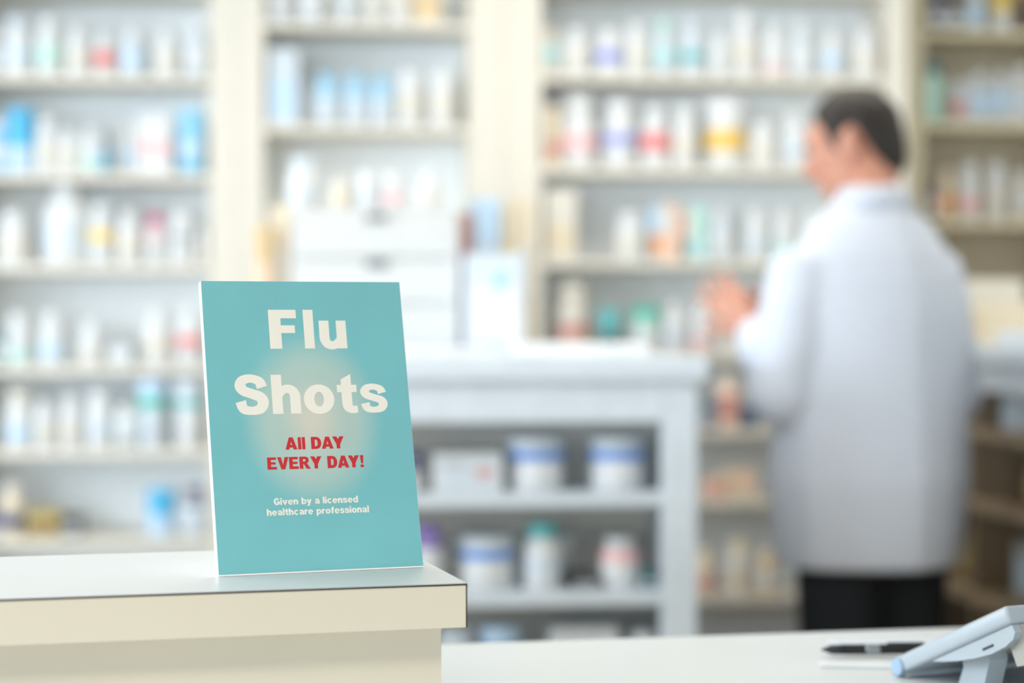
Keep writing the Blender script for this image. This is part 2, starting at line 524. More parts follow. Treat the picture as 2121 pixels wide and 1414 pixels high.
row(DF, DS[470], 'lower row of far right bay', 'bottles on the lower row of the far right bay', [
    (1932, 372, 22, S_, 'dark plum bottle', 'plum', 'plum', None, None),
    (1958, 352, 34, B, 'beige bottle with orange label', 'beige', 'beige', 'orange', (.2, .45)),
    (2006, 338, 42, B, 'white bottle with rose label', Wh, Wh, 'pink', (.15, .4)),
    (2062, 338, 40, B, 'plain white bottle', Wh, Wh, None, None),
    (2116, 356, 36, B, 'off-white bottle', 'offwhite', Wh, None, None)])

# ------------------------------------------------------------------ island with open shelves
IA = math.radians(5.0)
IF = Frame(0.0, 4.05, IA)
iz_top = IF.z(1100, 742)
iz_lip = IF.z(1100, 790)
i0, i1 = IF.s(462), IF.s(1470)
ILEN = 1.12
isl = empty('shelf_island', IF.w(i0, 0, 0), IA)
tag(isl, 'white island counter with open shelves of jars behind the teal sign', 'counter')
iw = i1 - i0
OV = 0.022
PW = IF.s(1447) - IF.s(1375)
obj('worktop', bbox(0, iw, -0.0, ILEN, iz_lip, iz_top, 0.006, 3), M_ISLE, isl)
bl, br = OV, iw - OV
y0 = 0.018
zo = IF.z(1100, 876)
obj('post', bbox(bl, bl + PW, y0, y0 + 0.03, 0, iz_lip - .0005, 0.002), M_ISLE, isl)
obj('post', bbox(br - PW, br, y0, y0 + 0.03, 0, iz_lip - .0005, 0.002), M_ISLE, isl)
obj('rail', bbox(bl + PW + .0003, br - PW - .0003, y0 + .0005, y0 + 0.03, zo, iz_lip - .0005, 0.002), M_ISLE, isl)
obj('side_panel', bbox(bl, bl + 0.02, y0 + 0.0305, ILEN - 0.02, 0, iz_lip - .0005), M_ISLE, isl)
obj('side_panel', bbox(br - 0.02, br, y0 + 0.0305, ILEN - 0.02, 0, iz_lip - .0005), M_ISLE, isl)
obj('back_panel', bbox(bl + .0205, br - .0205, 0.30, 0.312, 0, iz_lip - .0005), M_ISLEIN, isl)
obj('rear_panel', bbox(bl + .0205, br - .0205, ILEN - 0.04, ILEN - 0.02, 0, iz_lip - .0005), M_ISLE, isl)
ITOP = {}
for y in (1052, 1259, 1470):
    zb = IF.z(1100, y)
    obj('shelf', bbox(bl + .0205, br - .0205, y0 + .0310, 0.2995, zb, zb + 0.026, 0.002), M_ISLE, isl)
    lip = obj('shelf_edge', bbox(bl + PW + .0003, br - PW - .0003, y0 + .004, y0 + .0305, zb, zb + 0.026, 0.002), M_ISLE, isl)
    ITOP[y] = zb + 0.026


def irow(y, where, group, items, nb=0.07):
    items = sorted(items, key=lambda t: t[0])
    for i, (px, yt, w, kind, desc, body, cap, band, bz) in enumerate(items):
        r_ = item(IF, px, yt, w, kind, desc + ' ' + where, body, cap, band, bz, ITOP[y], group, nb, dep=0.12)
        if 'pink print' in desc:
            for k, (a, b, c, d) in enumerate(((.012, .050, .036, .046), (.018, .046, .026, .032), (-.05, -.01, .050, .056))):
                obj('print_line', bbox(a, b, -.0614, -.0607, c, d), cm('rose' if k < 2 else 'grey'), r_)


irow(1052, 'on the upper island shelf', 'things on the upper island shelf', [
    (852, 935, 44, J, 'navy topped jar half hidden by the sign', Wh, 'navy', 'navy', (.5, .7)),
    (964, 936, 140, X, 'wide white carton with pink print', Wh, 'cool', None, (.1, .85)),
    (1110, 903, 118, J, 'white tub with blue band beside the carton', Wh, 'cool', 'blue', (.56, .74)),
    (1278, 903, 118, J, 'white tub with blue band by the right post', Wh, 'cool', 'blue', (.56, .74))])
irow(1259, 'on the lower island shelf', 'things on the lower island shelf', [
    (888, 1088, 56, B, 'white bottle with purple cap', Wh, 'purple', 'purple', (.66, .76)),
    (1007, 1108, 120, J, 'wide white tub with blue band', Wh, 'cool', 'blue', (.56, .74)),
    (1124, 1084, 76, B, 'tall white bottle with green cap', Wh, 'teal', 'cool', (.2, .5)),
    (1205, 1188, 52, X, 'low dark carton', 'dark', 'grey', None, (.2, .6)),
    (1284, 1112, 82, B, 'white bottle with pink label', Wh, Wh, 'pink', (.52, .76)),
    (1346, 1180, 36, J, 'small dark teal jar', 'dteal', 'dteal', 'grey', (.2, .5))])
irow(1470, 'on the bottom island shelf', 'things on the bottom island shelf', [
    (945, 1300, 70, J, 'white jar', Wh, 'cool', 'cool', (.3, .6)),
    (1035, 1296, 84, J, 'white tub with blue lid', Wh, 'ltblue', 'blue', (.56, .74)),
    (1205, 1294, 140, X, 'wide white carton', Wh, 'cool', None, (.1, .85)),
    (1335, 1306, 60, J, 'low white jar', Wh, Wh, 'cool', (.3, .6))])
# narrow grey carton standing behind the green-capped bottle, and a leaning clear sheet
item(IF, 1172, 1086, 26, 'box', 'narrow grey carton behind the green-capped bottle on the island', 'grey', 'clear', None, (.2, .8), ITOP[1259],
     'things on the lower island shelf', 0.20, dep=0.06)
lp = obj('plastic_sheet', bbox(-0.002, 0.002, -0.08, 0.08, 0, 0.17), cm('clear'))
lp.location = IF.w(IF.s(1336, .2), .2, ITOP[1259] + .0015)
lp.rotation_euler = (0, math.radians(16), IA)
tag(lp, 'pale plastic sheet leaning on the right side inside the island', 'sheet')

# ---- things on the island top
IT = iz_top + .0006


def on_top(px0, px1, ytop, n, dep, name, label, cat, parts, zb=None, rz=0.0):
    zb = IT if zb is None else zb
    s0, s1 = IF.s(px0, n), IF.s(px1, n)
    h = IF.z(.5 * (px0 + px1), ytop, n) - zb
    t = empty(name, IF.w(.5 * (s0 + s1), n, zb), IA + rz)
    tag(t, label, cat)
    parts(t, s1 - s0, dep, h)
    return t, zb + h


def drawers(t, w, d, h):
    obj('carcass', bbox(-w / 2, w / 2, 0.012, d, 0, h, .003), pm('white_drawer_unit', (205, 205, 203), .35), t)
    nD = 3
    for k in range(nD):
        z0 = .008 + (h - .014) * k / nD
        z1 = .008 + (h - .014) * (k + 1) / nD - .008
        dr = obj('drawer', bbox(-w / 2 + .008, w / 2 - .008, 0, .0115, z0, z1, .003), pm('white_drawer_front', (208, 208, 206), .32), t)
        hb = bmesh.new()
        zc = z1 + .001
        box(hb, -.026, .026, -.014, -.0005, zc - .018, zc - .001)
        bmesh.ops.bevel(hb, geom=hb.edges[:], offset=.004, segments=2, affect='EDGES')
        hd = obj('handle', hb, pm('grey_pull', (120, 122, 124), .4, metal=.3), dr)


DRN = 0.72
dt, dz = on_top(604, 955, 430, DRN, 0.30, 'drawer_cabinet', 'white drawer cabinet with grey pulls standing on the island behind the sign', 'cabinet', drawers)
DRF = IF
for i, (px, yt, w, k, desc, body, cap, band) in enumerate([
        (628, 328, 62, B, 'tall white bottle', Wh, 'cool', 'cool'),
        (706, 368, 48, B, 'cream bottle', 'offwhite', 'offwhite', 'beige'),
        (764, 358, 50, J, 'white jar', Wh, Wh, 'cool'),
        (812, 358, 48, J, 'white jar', Wh, Wh, 'pink'),
        (888, 353, 50, B, 'round white bottle', Wh, Wh, 'offwhite')]):
    item(IF, px, yt, w, k, desc + ', ' + ORD[i] + ' from left on the drawer cabinet', body, cap, band, (.15, .4), dz + .0015,
         'bottles on the drawer cabinet', DRN + .05)


def carton(key, pkey, pz=(.2, .6)):
    def f(t, w, d, h):
        add_box(t, w, h, d, key, pkey, pz)
        for ch in t.children:
            ch.location.y = d / 2
    return f


def binder(key, lab):
    def f(t, w, d, h):
        obj('cover', bbox(-w / 2, w / 2, 0, d, 0, h, .003), cm(key), t)
        obj('pages', bbox(-w * .38, w * .38, .012, d + .001, .004, h + .0008), cm('offwhite'), t)
        obj('spine_label', bbox(-w * .36, w * .36, -.0008, -.00005, h * .35, h * .7), cm(lab), t)
    return f


on_top(528, 562, 465, 0.80, .20, 'folder', 'tan folder standing left of the white drawer cabinet', 'folder', binder('tan', 'peach'))
on_top(564, 601, 425, 0.84, .22, 'folder', 'beige folder between the tan folder and the drawer cabinet', 'folder', binder('beige', 'offwhite'))
on_top(958, 977, 440, 0.86, .2, 'folder', 'brown folder at the right side of the drawer cabinet', 'folder', binder('rose', 'beige'))
on_top(980, 1036, 410, 0.86, .22, 'binder', 'pale blue binder standing right of the drawer cabinet', 'binder', binder('ltblue', 'cool'))
on_top(1040, 1062, 424, 0.86, .22, 'folder', 'narrow beige folder with yellow label beside the pale blue binder', 'folder', binder('beige', 'yellow'))
on_top(1064, 1105, 408, 0.86, .22, 'folder', 'thick cream folder at the end of the folder row', 'folder', binder('beige', 'offwhite'))
on_top(968, 1086, 526, 0.62, .13, 'white_carton', 'white carton with small blue mark in front of the binder', 'box', carton('cool', 'white', (.08, .7)))
mk = [o for o in COL.objects if o.name.startswith('white_carton')][0]
bmk = lathe([(0, 0), (.016, 0), (.016, .0008), (0, .0008)], 20)
om = obj('blue_mark', bmk, cm('sky'), mk)
om.rotation_euler = (PI / 2, 0, 0)
om.location = (.01, -.0008, .16)


def papers(name, label, px, n, w, d, h, rz, sheets=4):
    t = empty(name, IF.w(IF.s(px, n), n, IT), IA + rz)
    tag(t, label, 'papers')
    for k in range(sheets):
        p = obj('sheet', bbox(-w / 2, w / 2, -d / 2, d / 2, 0, h / sheets - .0002), pm('paper', (242, 243, 244), .7), t)
        p.location = (random.uniform(-.006, .006), random.uniform(-.006, .006), k * h / sheets)
        p.rotation_euler.z = random.uniform(-.06, .06)
    return t


papers('paper_stack', 'stack of white papers on the island in front of the drawers', 900, .36, .21, .28, .012, .1)
papers('paper_stack', 'stack of white papers near the right end of the island top', 1200, .50, .28, .22, .02, -.05)
papers('paper_pad', 'thin grey-white pad at the front of the island top', 1130, .16, .20, .14, .006, .0, 2)

# ------------------------------------------------------------------ counter run along the right wall
RA = ALPHA
RF = Frame(1.17, 4.2, RA + PI / 2)            # x runs away from the camera, y to the left
RL = 1.62
run = empty('side_counter', (1.17, 4.2, 0), RA + PI / 2)
tag(run, 'white-topped side counter with dark open shelves at right of the person', 'counter')
M_RUN = pm('brown_shelf_laminate', (150, 132, 108), .5)
obj('worktop', bbox(-.02, RL, -.62, .015, 1.165, 1.205, .004), M_ISLE, run)
obj('front_rail', bbox(0, RL, -.02, 0, 1.10, 1.1645), M_ISLE, run)
obj('end_panel', bbox(0, .02, -.60, -.0205, 0, 1.1645), M_RUN, run)
obj('end_panel', bbox(RL - .02, RL, -.60, -.0205, 0, 1.1645), M_RUN, run)
obj('divider', bbox(.78, .80, -.58, -.0205, 0, 1.1645), M_RUN, run)
obj('back_panel', bbox(.0205, RL - .0205, -.60, -.585, 0, 1.1645), M_RUN, run)
for z in (.985, .815, .59, .36, .1):
    obj('shelf', bbox(.0205, .7795, -.58, 0, z, z + .025), M_RUN, run)
    obj('shelf', bbox(.8005, RL - .0205, -.58, 0, z, z + .025), M_RUN, run)


def run_item(x, y, z, w, d, h, name, label, cat, key, pkey):
    p = RF.w(x, y, z + .0006)
    t = empty(name, p, RA + PI / 2)
    tag(t, label, cat)
    obj('carton', bbox(-w / 2, w / 2, -d / 2, d / 2, 0, h, .003), cm(key), t)
    obj('printed_panel', bbox(-w * .4, w * .4, d / 2 + .0001, d / 2 + .0008, h * .2, h * .75), cm(pkey), t)
    obj('flap', bbox(-w * .46, w * .46, -d * .46, d * .46, h + .0001, h + .0015), cm(key), t)


run_item(.62, -.16, 1.205, .24, .20, .035, 'paper_tray', 'low white tray on the side counter', 'tray', 'white', 'cool')
run_item(.95, -.18, 1.205, .16, .22, .10, 'supply_box', 'beige box on the side counter', 'box', 'beige', 'tan')
run_item(1.20, -.16, 1.205, .20, .20, .16, 'supply_box', 'cream box at the back of the side counter', 'box', 'offwhite', 'beige')
run_item(.60, -.10, 1.01, .10, .12, .082, 'supply_box', 'pale blue-white box on the top shelf of the side counter', 'box', 'cool', 'ltblue')
run_item(.50, -.14, .84, .14, .14, .10, 'supply_box', 'brown box on the second shelf of the side counter', 'box', 'brown', 'tan')
run_item(.30, -.14, .84, .13, .14, .10, 'supply_box', 'grey box on the second shelf of the side counter', 'box', 'grey', 'clear')
run_item(.55, -.16, .615, .20, .18, .14, 'supply_box', 'wide grey box on the third shelf of the side counter', 'box', 'grey', 'ltblue')
run_item(1.05, -.16, .615, .18, .18, .12, 'supply_box', 'brown box deep on the third shelf of the side counter', 'box', 'brown', 'olive')
run_item(.60, -.16, .385, .20, .2, .12, 'supply_box', 'dark box on the low shelf of the side counter', 'box', 'dark', 'brown')
# ------------------------------------------------------------------ person in a white coat
def tube(bm, pts, rad, seg=16, flat=None):
    """closed tapering tube through pts; rad = radius or (ra, rb) per point; flat = axis for rb"""
    pts = [Vector(p) for p in pts]
    n = len(pts)
    rings = []
    ref = Vector(flat) if flat is not None else None
    for i, p in enumerate(pts):
        t = (pts[min(i + 1, n - 1)] - pts[max(i - 1, 0)]).normalized()
        r0 = ref if ref is not None else (Vector((0, 1, 0)) if abs(t.y) < .8 else Vector((1, 0, 0)))
        e1 = (r0 - t * r0.dot(t)).normalized()
        e2 = t.cross(e1)
        ra, rb = rad[i] if isinstance(rad[i], tuple) else (rad[i], rad[i])
        rings.append([bm.verts.new(p + e2 * ra * math.cos(2 * PI * k / seg) + e1 * rb * math.sin(2 * PI * k / seg)) for k in range(seg)])
        if i == 0:
            cap0 = bm.verts.new(p - t * min(ra, rb) * .6)
        if i == n - 1:
            cap1 = bm.verts.new(p + t * min(ra, rb) * .6)
    for a, b in zip(rings, rings[1:]):
        for k in range(seg):
            bm.faces.new((a[k], a[(k + 1) % seg], b[(k + 1) % seg], b[k]))
    for k in range(seg):
        bm.faces.new((rings[0][(k + 1) % seg], rings[0][k], cap0))
        bm.faces.new((rings[-1][k], rings[-1][(k + 1) % seg], cap1))


def ellipsoid(bm, c, r, mat=None, seg=20, rot=None):
    vs = bmesh.ops.create_uvsphere(bm, u_segments=seg, v_segments=seg * 2 // 3, radius=1.0)['verts']
    m = Matrix.Translation(c) @ (rot.to_4x4() if rot is not None else Matrix.Identity(4)) @ Matrix.Diagonal((r[0], r[1], r[2], 1))
    for v in vs:
        v.co = m @ v.co
        if mat is not None:
            v.co = mat @ v.co


def loft(bm, rows, seg=40, shape=None):
    rings = []
    for (z, cx, cy, a, b) in rows:
        ring = []
        for k in range(seg):
            th = 2 * PI * k / seg
            c, s = math.cos(th), math.sin(th)
            e = .86 if s < 0 else .95            # the back meets in a soft ridge at the seam
            x = a * math.copysign(abs(c) ** e, c)
            y = b * abs(s) ** .95 if s >= 0 else -b * abs(s) ** .75 * (1.12 - .45 * abs(c))
            f = shape(th, z) if shape else 1.0
            ring.append(bm.verts.new((cx + x * f, cy + y * f, z)))
        rings.append(ring)
    for a, b in zip(rings, rings[1:]):
        for k in range(seg):
            bm.faces.new((a[k], a[(k + 1) % seg], b[(k + 1) % seg], b[k]))
    bm.faces.new(rings[0][::-1])
    bm.faces.new(rings[-1])


def remeshed(bm, voxel, smooth_it=6):
    bmesh.ops.recalc_face_normals(bm, faces=bm.faces)
    me = bpy.data.meshes.new('tmp')
    bm.to_mesh(me)
    bm.free()
    o = bpy.data.objects.new('tmp', me)
    COL.objects.link(o)
    r = o.modifiers.new('r', 'REMESH')
    r.mode = 'VOXEL'
    r.voxel_size = voxel
    sm = o.modifiers.new('s', 'SMOOTH')
    sm.iterations = smooth_it
    sm.factor = .5
    dg = bpy.context.evaluated_depsgraph_get()
    dg.update()
    out = bpy.data.meshes.new_from_object(o.evaluated_get(dg))
    bpy.data.objects.remove(o)
    bpy.data.meshes.remove(me)
    return out


PX, PY, PSI = 0.790, 4.52, math.radians(24)
SKIN = pm('skin', (198, 140, 116), .5, var=.05, scale=18, sss=.15)
COAT = pm('white_coat_cotton', (200, 205, 216), .75, var=.02, scale=60, bump=.15)
TROU = pm('navy_trousers', (15, 19, 27), .85, var=.1, scale=90)
HAIR = pm('dark_brown_hair', (34, 26, 20), .65, var=.3, scale=60, bump=.6)
SHOE = pm('black_shoe', (24, 22, 22), .35)


def to_local(dx, dy, z):
    """world offset from the person's spot -> person's own axes (y = facing direction)"""
    c, s = math.cos(PSI), math.sin(PSI)
    return Vector((dx * c + dy * s, -dx * s + dy * c, z))


def at_px(px, py, d):
    return to_local((px - CX) / F * d - PX, d - PY, CAMZ - (py - HOR) / F * d)


LSH, RSH = Vector((-.170, .02, 1.365)), Vector((.154, .02, 1.364))
LEL = at_px(1618, 815, 4.42)
LWR = at_px(1560, 676, 4.60)
LTIP = at_px(1440, 560, 4.66)
REL = Vector((.268, .09, 1.10))
RWR = at_px(1618, 690, 4.84)
RTIP = at_px(1520, 590, 4.80)

# head axes
HB = math.radians(66) - PSI       # head yaw to the left beyond the body
HM = (Matrix.Translation((0.0, .085, 1.655)) @ Matrix.Rotation(HB, 4, 'Z') @ Matrix.Rotation(math.radians(-16), 4, 'X'))


def hand(bm, wrist, tip, palm_n, thumb_side, curl):
    d = (tip - wrist).normalized()
    n = (palm_n - d * palm_n.dot(d)).normalized()
    l = d.cross(n) * thumb_side
    # palm
    tube(bm, [wrist - d * .02, wrist + d * .01, wrist + d * .05, wrist + d * .088],
         [(.025, .020), (.029, .018), (.042, .016), (.043, .012)], 14, flat=n)
    lens = (.070, .080, .074, .058)
    for i, (off, ln) in enumerate(zip((.0335, .0115, -.0115, -.0335), lens)):
        p = wrist + d * (.086 - abs(off - .008) * .15) + l * off
        dirv = (d + l * off * 2.8).normalized()
        pts, ang = [p - dirv * .02, p], 0
        for seg_l, c in zip((.45, .32, .23), (curl * .5, curl, curl * .8)):
            ang += c
            dd = (dirv * math.cos(ang) + n * math.sin(ang)).normalized()
            pts.append(pts[-1] + dd * ln * seg_l)
        tube(bm, pts, [.0090, .0092, .0086, .0078, .0066], 10)
    b = wrist + d * .025 + l * .026
    dd = (d * .62 + l * .72 + n * .30).normalized()
    d2 = (d * .85 + l * .35 + n * .40).normalized()
    tube(bm, [b - dd * .012, b + dd * .018, b + dd * .045, b + dd * .045 + d2 * .03, b + dd * .045 + d2 * .05],
         [.013, .014, .0115, .0105, .008], 10)


def build_body():
    bm = bmesh.new()
    E = lambda c, r, rot=None: ellipsoid(bm, c, r, HM, rot=rot)
    E((0, -.014, .034), (.076, .097, .086))
    E((0, .028, -.028), (.063, .070, .088))
    E((0, .040, -.072), (.046, .050, .040))
    E((0, .074, -.100), (.021, .019, .017))
    E((0, .062, .020), (.058, .040, .050))
    for s in (-1, 1):
        E((s * .030, .090, .018), (.022, .012, .008))
        E((s * .038, .058, -.030), (.024, .026, .026))
        R = Matrix.Rotation(s * .30, 3, 'Z') @ Matrix.Rotation(-.15, 3, 'X')
        E((s * .083, -.006, -.012), (.010, .021, .035), R)
        E((s * .087, -.012, .006), (.009, .018, .020), R)
        E((s * .044, .022, -.070), (.022, .038, .026))
    tube_h = [HM @ Vector(p) for p in ((0, .096, .008), (0, .108, -.012), (0, .117, -.030), (0, .100, -.038))]
    tube(bm, tube_h, [.008, .010, .013, .012], 10)
    E((0, .094, -.058), (.022, .011, .006))
    E((0, .092, -.069), (.019, .011, .007))
    # neck, trunk, limbs
    nk = HM @ Vector((0, -.030, -.060))
    tube(bm, [(0, .0, 1.44), (0, .012, 1.50), tuple(nk), tuple(HM @ Vector((0, -.02, 0)))], [.075, .060, .056, .055], 18)
    loft(bm, [(.86, 0, 0, .15, .10), (.98, 0, 0, .16, .11), (1.10, 0, 0, .145, .10), (1.25, 0, .01, .16, .105), (1.38, 0, .01, .17, .10), (1.45, 0, .01, .11, .075)])
    for SH, EL, WR in ((LSH, LEL, LWR), (RSH, REL, RWR)):
        tube(bm, [SH, SH.lerp(EL, .5), EL], [.050, .036, .015], 14)
        tube(bm, [EL, EL.lerp(WR, .35), WR], [.015, .034, .026], 14)
    hand(bm, LWR, LTIP, to_local(.55, .75, -.25), 1, .22)
    hand(bm, RWR, RTIP, to_local(-.2, -.9, -.2), -1, .35)
    for s in (-1, 1):
        tube(bm, [(s * .085, 0, .92), (s * .09, .005, .70), (s * .09, .01, .50), (s * .09, -.01, .34), (s * .09, -.015, .09)],
             [.085, .075, .055, .055, .038], 14)
        tube(bm, [(s * .09, -.05, .055), (s * .095, .03, .055), (s * .10, .12, .045)], [.034, .036, .028], 12)
    return remeshed(bm, .0042, 2)


person = obj('person', build_body(), SKIN, smooth=True)
person.location = (PX, PY, 0)
person.rotation_euler.z = PSI
tag(person, 'person in white coat and dark trousers turned away, raising hands at the shelves', 'person')


def build_coat():
    bm = bmesh.new()
    fold = lambda th, z: 1 + (.022 * math.sin(th * 5 + 1.2) + .014 * math.sin(th * 9)) * max(0, min(1, (1.25 - z) / .4))
    loft(bm, [(.735, .0, .015, .214, .165), (.80, 0, .012, .222, .168), (.92, 0, .01, .234, .172), (1.04, 0, .01, .232, .164),
              (1.16, 0, .01, .228, .158), (1.28, 0, .008, .220, .152), (1.35, 0, .008, .214, .140), (1.41, 0, .01, .190, .124),
              (1.47, 0, .012, .146, .100), (1.51, 0, .016, .100, .084), (1.54, 0, .02, .068, .074)], 48, fold)
    for SH, EL, WR, k in ((LSH, LEL, LWR, 1), (RSH, REL, RWR, -1)):
        ax = (EL - SH).normalized()
        w2 = EL.lerp(WR, .93)
        ellipsoid(bm, EL, (.070, .070, .070))
        tube(bm, [SH + Vector((k * .05, 0, .008)), SH, SH.lerp(EL, .3), SH.lerp(EL, .65), EL - ax * .03, EL.lerp(w2, .22), EL.lerp(w2, .55), w2],
             [.058, .080, .080, .077, .074, .074, .062, .046], 20)
    return remeshed(bm, .0085, 8)


coat = obj('coat', build_coat(), COAT, person, smooth=True)
coat['label'] = 'white knee-length lab coat'
cb = bmesh.new()
ring_rows = ((1.500, .098, .092, .012), (1.548, .078, .080, .012), (1.556, .073, .076, .014), (1.530, .066, .070, .014))
rr = []
for (z, a, b, dy) in ring_rows:
    rr.append([cb.verts.new((a * math.cos(t), dy + b * math.sin(t), z - .025 * max(0, math.sin(t)))) for t in [PI * .62 + (2 * PI * .88) * k / 30 for k in range(31)]])
for a, b in zip(rr, rr[1:]):
    for k in range(30):
        cb.faces.new((a[k], a[k + 1], b[k + 1], b[k]))
cl = obj('collar', cb, COAT, coat, smooth=True)
so = cl.modifiers.new('s', 'SOLIDIFY')
so.thickness = .005
# centre seam and back belt on the coat
sb = bmesh.new()
tube(sb, [(0, -.118, 1.41), (0, -.139, 1.35), (0, -.153, 1.28), (0, -.160, 1.16), (0, -.166, 1.04), (0, -.174, .92), (0, -.168, .80)], [.0030] * 7, 6)
obj('back_seam', sb, COAT, coat, smooth=True)


pb = bmesh.new()
for x in (-.018, .018):
    tube(pb, [(x, .118, 1.44), (x, .139, 1.36), (x, .152, 1.26), (x, .160, 1.12), (x, .172, .96), (x, .176, .80)], [(.0022, .0022)] * 6, 6)
obj('front_placket', pb, COAT, coat, smooth=True)
for z, y in ((1.34, .146), (1.22, .158), (1.10, .166), (.98, .176)):
    nb = lathe([(0, 0), (.009, 0), (.009, .003), (0, .004)], 14)
    nb.transform(Matrix.Translation((0, y - .003, z)) @ Matrix.Rotation(-PI / 2, 4, 'X'))
    obj('button', nb, pm('white_button', (206, 206, 204), .3), coat, True, .6)


def build_trousers():
    bm = bmesh.new()
    loft(bm, [(.78, 0, .01, .150, .118), (.90, 0, .01, .165, .125), (1.0, 0, .01, .16, .115)], 32)
    for s in (-1, 1):
        tube(bm, [(s * .082, .01, .88), (s * .086, .01, .70), (s * .09, .012, .50), (s * .092, .0, .30), (s * .092, -.008, .10)],
             [.094, .092, .080, .075, .070], 20)
    return remeshed(bm, .009, 5)


tr = obj('trousers', build_trousers(), TROU, person, smooth=True)
for s in (-1, 1):
    sb = bmesh.new()
    tube(sb, [(s * .092, -.085, .045), (s * .094, -.02, .055), (s * .098, .07, .048), (s * .102, .15, .036), (s * .104, .19, .030)],
         [(.036, .044), (.042, .052), (.046, .045), (.044, .033), (.030, .026)], 16, flat=(0, 0, 1))
    box(sb, s * .098 - .045, s * .098 + .045, -.12, .20, 0.0, .014)
    me = remeshed(sb, .006, 3)
    obj('shoe', me, SHOE, person, smooth=True)


def build_hair():
    bm = bmesh.new()
    NA, NE = 72, 36
    keep = []
    def hairline(az):          # az 0 = front, degrees; elevation of the hair edge
        a = abs(az)
        tab = ((0, 40), (25, 36), (45, 24), (56, 10), (64, -18), (75, -24), (83, -4), (96, 4), (106, -8), (116, -34), (135, -54), (180, -62))
        for (a0, e0), (a1, e1) in zip(tab, tab[1:]):
            if a <= a1:
                f = (a - a0) / (a1 - a0)
                return e0 + (e1 - e0) * f
        return -62
    grid = {}
    for i in range(NA):
        az = -180 + 360 * i / NA
        e0 = hairline(az)
        for j in range(NE + 1):
            el = math.radians(e0 + (90 - e0) * j / NE)
            a = math.radians(az)
            dx, dy, dz = math.cos(el) * math.sin(a), math.cos(el) * math.cos(a), math.sin(el)
            lift = 1.0 + .075 * min(1, j / 5.0) + .015 * math.sin(9 * a + 4 * el)
            top = 1 + .03 * max(0, dz)
            if el < 0:
                bk = max(0.0, min(1.0, (abs(az) - 112) / 34))
                k_ = (1 - .13 * bk * (-el / 1.08) ** 2) * math.cos(el) ** (.45 - .20 * bk) / max(1e-6, math.cos(el))
                dx, dy, dz = dx * k_, dy * k_, dz * (1.30 + .34 * bk)
            grid[i, j] = bm.verts.new(HM @ Vector((.0785 * dx * lift, -.012 + .098 * dy * lift, .030 + .088 * dz * lift * top)))
    for i in range(NA):
        for j in range(NE):
            i2 = (i + 1) % NA
            bm.faces.new((grid[i, j], grid[i2, j], grid[i2, j + 1], grid[i, j + 1]))
    bmesh.ops.remove_doubles(bm, verts=bm.verts, dist=.0004)
    return bm


hr = obj('hair', build_hair(), HAIR, person, smooth=True)
hr['label'] = 'short dark brown hair'
so = hr.modifiers.new('s', 'SOLIDIFY')
so.thickness = .012
so.offset = -1
for s in (-1, 1):
    eb = bmesh.new()
    ellipsoid(eb, (s * .031, .0850, .002), (.0115, .010, .0065), HM, 14)
    ey = obj('eye', eb, pm('eye_white', (236, 232, 226), .2), person, smooth=True)
    ib = bmesh.new()
    ellipsoid(ib, (s * .031, .0935, .000), (.0046, .0022, .0046), HM, 10)
    obj('iris', ib, pm('iris_brown', (70, 48, 34), .2), ey, smooth=True)
    bb = bmesh.new()
    tube(bb, [HM @ Vector((s * .012, .100, .016)), HM @ Vector((s * .030, .1035, .022)), HM @ Vector((s * .050, .090, .018))], [.003, .0042, .0026], 8)
    obj('eyebrow', bb, HAIR, person, smooth=True)
# ------------------------------------------------------------------ service counter in the foreground
LA = math.radians(14.9)
LZ = CAMZ - 0.209                       # top of the raised ledge
LF = Frame(-.035, 1.6135, LA)           # origin: right front corner of the ledge
LT = .0348
led = empty('counter_ledge', LF.w(0, 0, LZ - LT), LA)
tag(led, 'raised cream and white laminate counter ledge carrying the teal sign', 'counter')
LD = .272
obj('core', bbox(-1.3, -.0009, .0012, LD - .001, 0, LT - .0017), pm('cream_laminate_end', (222, 213, 192), .4, var=.02, scale=5), led)
obj('front_edging', bbox(-1.3, -.0007, 0, .00115, .0002, LT - .0017, .0003, 1), M_CREAM, led)
obj('top_seam', bbox(-1.3, 0, -.0003, LD, LT - .00168, LT - .00050), M_SEAM, led)
obj('end_seam', bbox(-.0006, .0002, 0, .0012, .0004, LT - .00092), M_SEAM, led)
obj('end_edging', bbox(-.00085, -.0001, .0013, LD, 0, LT - .0017), M_CREAM, led)
obj('top_sheet', bbox(-1.3, -.0002, .0002, LD, LT - .00048, LT), M_TOP, led)
KZ = CAMZ - .34                          # worktop below
pan = obj('ledge_support_panel', bbox(-1.3, -.0142, .027, LD - .02, KZ + .0004, LZ - LT - .0002), M_CREAM)
pan.location = LF.w(0, 0, 0)
pan.rotation_euler.z = LA
tag(pan, 'cream laminate support panel under the raised counter ledge', 'panel')

KA = math.radians(11.5)
KF = Frame(-.072, 2.14, KA)
cnt = empty('service_counter', KF.w(0, 0, 0), KA)
tag(cnt, 'lower white service counter with pen and grey phone', 'counter')
obj('worktop', bbox(-1.3, 1.7, -.78, 0, KZ - .035, KZ, .002), M_TOP, cnt)
obj('front_panel', bbox(-1.28, 1.68, -.74, -.72, 0.0, KZ - .0355), M_CREAM, cnt)
obj('side_panel', bbox(-1.28, -1.26, -.7195, -.03, 0.0, KZ - .0355), M_CREAM, cnt)
obj('side_panel', bbox(1.66, 1.68, -.7195, -.03, 0.0, KZ - .0355), M_CREAM, cnt)
obj('rear_panel', bbox(-1.28, 1.68, -.0295, -.012, 0.0, KZ - .0355), M_CREAM, cnt)


def k_at(px, py):
    d = (CAMZ - KZ) * F / (py - HOR)
    return Vector(((px - CX) / F * d, d, KZ + .0004))


